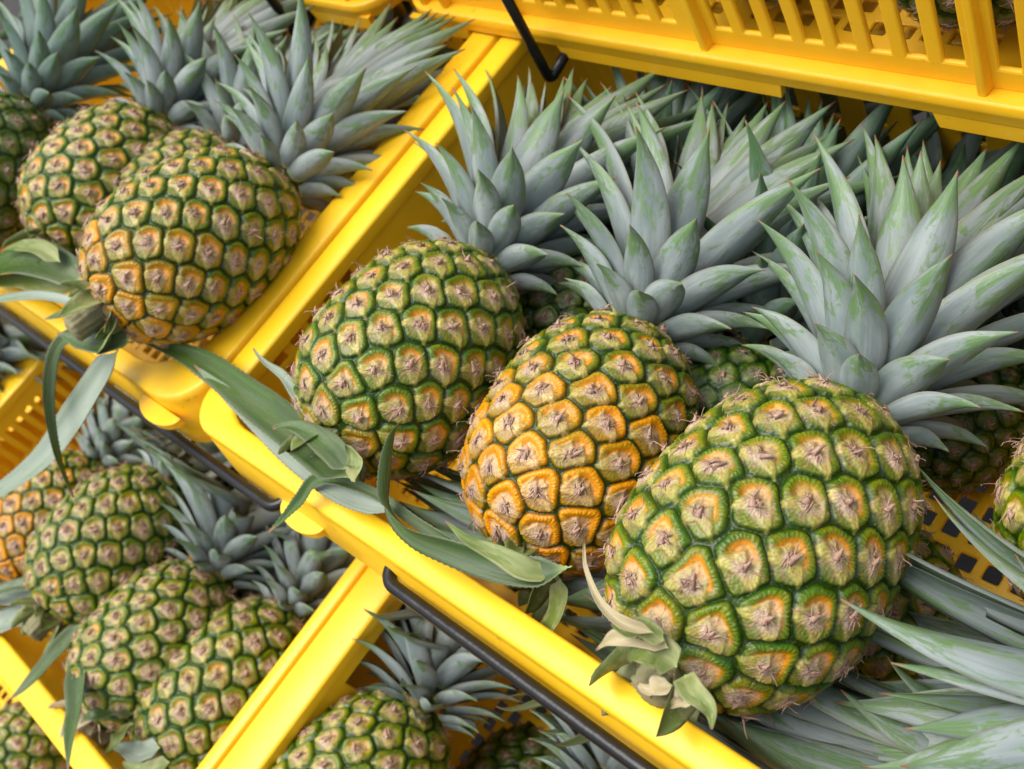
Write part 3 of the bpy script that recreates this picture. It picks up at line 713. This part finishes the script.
# lowest row and far left
pineapple('V', 'dark green pineapple in the lowest row at the bottom left corner', (18, 768), 116, .105, 1.2, (.6, -.8), 12, (.5, -.85, 10), 48, .12, 128, (200, 300), G1, crown=.8, lmax=.09, squash=(-.2, 2*ZL-.02, 1.2), stem=0)
pineapple('X', 'pineapple outside the left edge whose green crown leaves show behind the hanging straps', (-60, 420), 108, .105, 1.2, (.5, -.85), 12, (.7, -.7, 10), 51, .12, 128, (100, 160), G1, lmax=.13, squash=SQL, stem=0)

# ------------------------------------------------------------------ long base leaves
r = lambda k: FR[k]['root']
strap('base_leaf', r('C'), [(352, 478, .030), (318, 452, .022), (262, 405, .010), (205, 366, .008), (134, 337, .014)], [.020, .021, .021, .016, .0008], M_STRAP, twist=(0, 0, 10, 0), seed=1, chan=.30)
strap('base_leaf', r('C'), [(402, 512, .012), (345, 492, .010), (290, 455, .007), (235, 400, .006), (196, 364, .010)], [.010, .013, .012, .009, .0007], M_STRAPG, twist=(10, 20, 0), seed=2)
strap('base_leaf', r('C'), [(350, 470, .034), (330, 446, .034), (300, 430, .030), (272, 428, .030)], [.012, .013, .008, .0006], M_STRAP, seed=3, serr=.0006)
strap('base_leaf', r('C'), [(352, 482, .036), (356, 462, .042), (346, 448, .046)], [.010, .009, .0008], M_PALE, seed=4)
strap('base_leaf', r('C'), [(318, 425, .028), (296, 392, .030), (276, 370, .030), (253, 349, .034)], [.006, .006, .004, .0005], M_STRAPG, seed=5)
strap('base_leaf', r('B'), [(572, 566, .022), (540, 574, .020), (500, 568, .020), (450, 550, .022), (408, 532, .022), (385, 505, .024), (386, 470, .036), (394, 440, .046), (403, 420, .052)], [.010, .013, .013, .012, .009, .009, .008, .005, .0006], M_STRAP, twist=(0, 20, 60, 80, 60), seed=6, serr=.0005)
strap('base_leaf', r('B'), [(540, 566, .012), (470, 552, .014), (420, 525, .015), (372, 494, .015), (320, 480, .016), (296, 500, .010), (268, 531, .000)], [.006, .006, .005, .005, .006, .006, .0004], M_STRAP, twist=(0, 10, 40), seed=7)
strap('base_leaf', r('B'), [(552, 574, .018), (520, 568, .024), (480, 545, .028), (446, 524, .034)], [.009, .010, .006, .0005], M_PALE, seed=8)
strap('base_leaf', r('B'), [(560, 578, .012), (562, 600, .004), (548, 625, -.006), (522, 648, -.016)], [.008, .010, .009, .001], M_PALE, seed=9)
strap('base_leaf', r('A'), [(676, 668, .030), (660, 655, .034), (645, 650, .034), (628, 664, .028)], [.011, .014, .010, .0008], M_PALE, seed=10, chan=.4)
strap('base_leaf', r('A'), [(668, 648, .036), (645, 640, .036), (618, 640, .034), (592, 650, .030)], [.006, .008, .006, .0006], M_DRY, seed=11, chan=.6)
strap('base_leaf', r('A'), [(655, 634, .042), (624, 622, .046), (600, 602, .048), (588, 570, .050), (581, 535, .052)], [.004, .005, .003, .002, .0004], M_DRY, seed=12, chan=.8, serr=0)
strap('base_leaf', r('A'), [(684, 676, .028), (694, 690, .030), (704, 706, .030), (714, 728, .026)], [.008, .009, .006, .0005], M_PALE, seed=13, chan=.5)
strap('base_leaf', r('A'), [(672, 684, .020), (655, 690, .016), (640, 684, .012)], [.006, .008, .0005], M_DRY, seed=14, chan=.5)
strap('base_leaf', r('A'), [(690, 684, .022), (683, 698, .020), (672, 708, .014)], [.006, .007, .0005], M_DRY, seed=54, chan=.6)
strap('base_leaf', r('A'), [(664, 640, .038), (640, 630, .040), (612, 628, .038)], [.006, .008, .0005], M_PALE, seed=55, chan=.6)
strap('base_leaf', r('I'), [(118, 350, .020), (104, 378, .012), (80, 415, .000), (45, 458, -.015), (0, 492, -.030), (-40, 512, -.04)], [.020, .026, .026, .022, .014, .002], M_STRAPG, twist=(0, 15, 0), seed=15, chan=.35)
strap('base_leaf', r('I'), [(110, 328, .040), (78, 332, .040), (56, 352, .034), (49, 400, .018), (56, 450, .002), (72, 497, -.012)], [.007, .008, .008, .007, .006, .0005], M_STRAP, seed=16, twist=(0, 60, 90))
strap('base_leaf', r('I'), [(132, 340, .040), (108, 344, .044), (84, 342, .044), (58, 331, .046)], [.014, .017, .014, .0006], M_STRAP, seed=17)
strap('base_leaf', r('I'), [(115, 322, .044), (92, 312, .046), (70, 312, .044), (47, 318, .040)], [.010, .012, .008, .0005], M_STRAP, seed=18)
strap('base_leaf', r('I'), [(104, 308, .036), (70, 301, .034), (30, 297, .030), (-30, 305, .02)], [.006, .007, .007, .006], M_STRAPG, seed=19)
strap('base_leaf', r('J'), [(82, 280, .030), (55, 268, .034), (20, 262, .032), (-25, 275, .02)], [.018, .026, .028, .02], M_STRAP, seed=20)
strap('base_leaf', r('J'), [(78, 290, .026), (50, 288, .024), (25, 284, .022), (-10, 280, .02)], [.012, .013, .012, .01], M_PALE, seed=21)
strap('base_leaf', r('J'), [(60, 262, .040), (40, 248, .044), (20, 246, .042), (2, 254, .036)], [.012, .012, .009, .001], M_PALE, seed=22)
strap('base_leaf', r('O'), [(84, 622, -.150), (60, 650, -.145), (36, 676, -.140), (8, 700, -.135)], [.016, .017, .012, .0006], M_STRAP, seed=23)
strap('base_leaf', r('O'), [(88, 640, -.150), (78, 680, -.140), (74, 720, -.130), (68, 772, -.120)], [.014, .018, .014, .0006], M_STRAP, seed=24)
strap('base_leaf', r('N'), [(60, 596, -.165), (30, 598, -.160), (-20, 594, -.15)], [.014, .016, .014], M_STRAPG, seed=25)
strap('base_leaf', r('N'), [(66, 608, -.172), (30, 616, -.168), (-20, 626, -.16)], [.018, .022, .022], M_STRAPG, seed=26)
strap('base_leaf', r('N'), [(62, 590, -.160), (36, 585, -.152), (0, 590, -.145), (-30, 600, -.14)], [.010, .012, .010, .008], M_STRAP, seed=27)
strap('base_leaf', r('P'), [(138, 712, -.170), (118, 706, -.160), (98, 715, -.156), (80, 722, -.155)], [.012, .014, .010, .001], M_STRAP, seed=28)
strap('base_leaf', r('P'), [(132, 722, -.165), (120, 738, -.156), (104, 752, -.150)], [.010, .012, .001], M_PALE, seed=29)
strap('base_leaf', r('Q'), [(160, 748, -.170), (135, 752, -.166), (112, 746, -.162)], [.014, .015, .001], M_STRAPG, seed=30)
strap('base_leaf', r('Q'), [(170, 762, -.165), (146, 770, -.160), (124, 762, -.158)], [.010, .011, .001], M_PALE, seed=31)

# produce inside the upper right crate, seen through its slots
for n_, (ux, uz, sd_, ad) in enumerate(((-.50, .062, 61, 1), (-.36, .066, 62, -1), (-.235, .064, 63, 1), (-.12, .066, 64, -1))):
    root = empty('pineapple', (ux, .40, .02), ['shaded pineapple inside the slotted crate behind its leftmost slots', 'shaded pineapple inside the slotted crate between the two left ribs', 'shaded pineapple inside the slotted crate between the middle and right ribs', 'shaded pineapple inside the slotted crate at the right edge of the photo'][n_], 'pineapple', G1)
    cc = np.array([ux, .402, uz-.002]); av = nrm(np.array([ad*.9, .15, .05]))
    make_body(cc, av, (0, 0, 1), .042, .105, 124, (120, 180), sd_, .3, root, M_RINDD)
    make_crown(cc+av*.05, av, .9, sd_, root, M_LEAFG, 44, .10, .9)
tg = tube('red_band', None, [(-.300, .392, .062), (-.286, .388, .064), (-.272, .392, .058)], .0022, M_RED); tg['label'] = 'small red band inside the slotted upper right crate'; tg['category'] = 'band'

# ------------------------------------------------------------------ setting: ground under the stand
g = mesh_obj('ground', [(-12, -12, -.52), (12, -12, -.52), (12, 12, -.52), (-12, 12, -.52)], [(0, 1, 2, 3)], M_GROUND); g['kind'] = 'structure'
# leafy plants beyond the top left corner
def shrub(loc, seed, label):
    rng = np.random.default_rng(seed); bag = Bag()
    for i in range(170):
        p = np.array(loc)+rng.normal(0, 1, 3)*[.16, .10, .10]; d = nrm(rng.normal(0, 1, 3)+[0, -.3, .5]); n = 8; t = np.linspace(0, 1, n)
        P = p+d*(t*.07)[:, None]-np.array([0, 0, .03])*(t**2)[:, None]; S, Nn = frames(P, nrm(rng.normal(0, 1, 3)))
        leaf_sheet(bag, P, S, Nn, .012*np.sin(np.pi*np.clip(t*.93+.05, 0, 1))**.8+.0004, .3, .001, rng.random()*9, 5)
    V, Q, A = bag.out(); o = mesh_obj('leafy_plant', V, Q, M_STRAP, None, tuple(loc), {'luv': ('FLOAT_VECTOR', A)})
    o['label'] = label; o['category'] = 'plant'; o['kind'] = 'stuff'
shrub((-1.48, .46, -.05), 5, 'dark green leafy plant behind the upper left crate at the top left corner')

# ------------------------------------------------------------------ camera
cd = bpy.data.cameras.new('camera'); cam = bpy.data.objects.new('camera', cd); COL.objects.link(cam)
Rm = Matrix((R3[:, 0], -R3[:, 1], -R3[:, 2])).transposed()
cam.matrix_world = Matrix.Translation(Vector(CAM)) @ Rm.to_4x4()
cd.sensor_fit = 'HORIZONTAL'; cd.sensor_width = 36; cd.lens = F*36/1024; cd.clip_start = .01; cd.clip_end = 100
cd.dof.use_dof = True; cd.dof.focus_distance = .475; cd.dof.aperture_fstop = 13
scene.camera = cam

# ------------------------------------------------------------------ light: bright overcast daylight
sdir = nrm(np.array([-.26, -.20, .95])); el = math.asin(sdir[2]); az = math.atan2(sdir[0], sdir[1])
w = bpy.data.worlds.new('World'); scene.world = w; w.use_nodes = True; wn = w.node_tree
bg = wn.nodes['Background']; sky = wn.nodes.new('ShaderNodeTexSky'); sky.sky_type = 'NISHITA'; sky.sun_disc = False
sky.sun_elevation = el; sky.sun_rotation = az; sky.dust_density = 4.0; sky.air_density = 1.0; sky.ozone_density = .6
hs = wn.nodes.new('ShaderNodeHueSaturation'); hs.inputs['Saturation'].default_value = .5
wn.links.new(sky.outputs[0], hs.inputs['Color']); wn.links.new(hs.outputs[0], bg.inputs[0]); bg.inputs[1].default_value = .115
sl_ = bpy.data.lights.new('sun', 'SUN'); sl_.energy = 1.5; sl_.angle = math.radians(48); sl_.color = (1, .97, .93)
so = bpy.data.objects.new('sun', sl_); COL.objects.link(so); so.rotation_euler = Vector(sdir).to_track_quat('Z', 'Y').to_euler()
vs = scene.view_settings; vs.view_transform = 'Standard'; vs.look = 'None'; vs.gamma = 1; vs.exposure = 0.95
scene.render.resolution_x = 1024; scene.render.resolution_y = 769
scene.cycles.max_bounces = 8
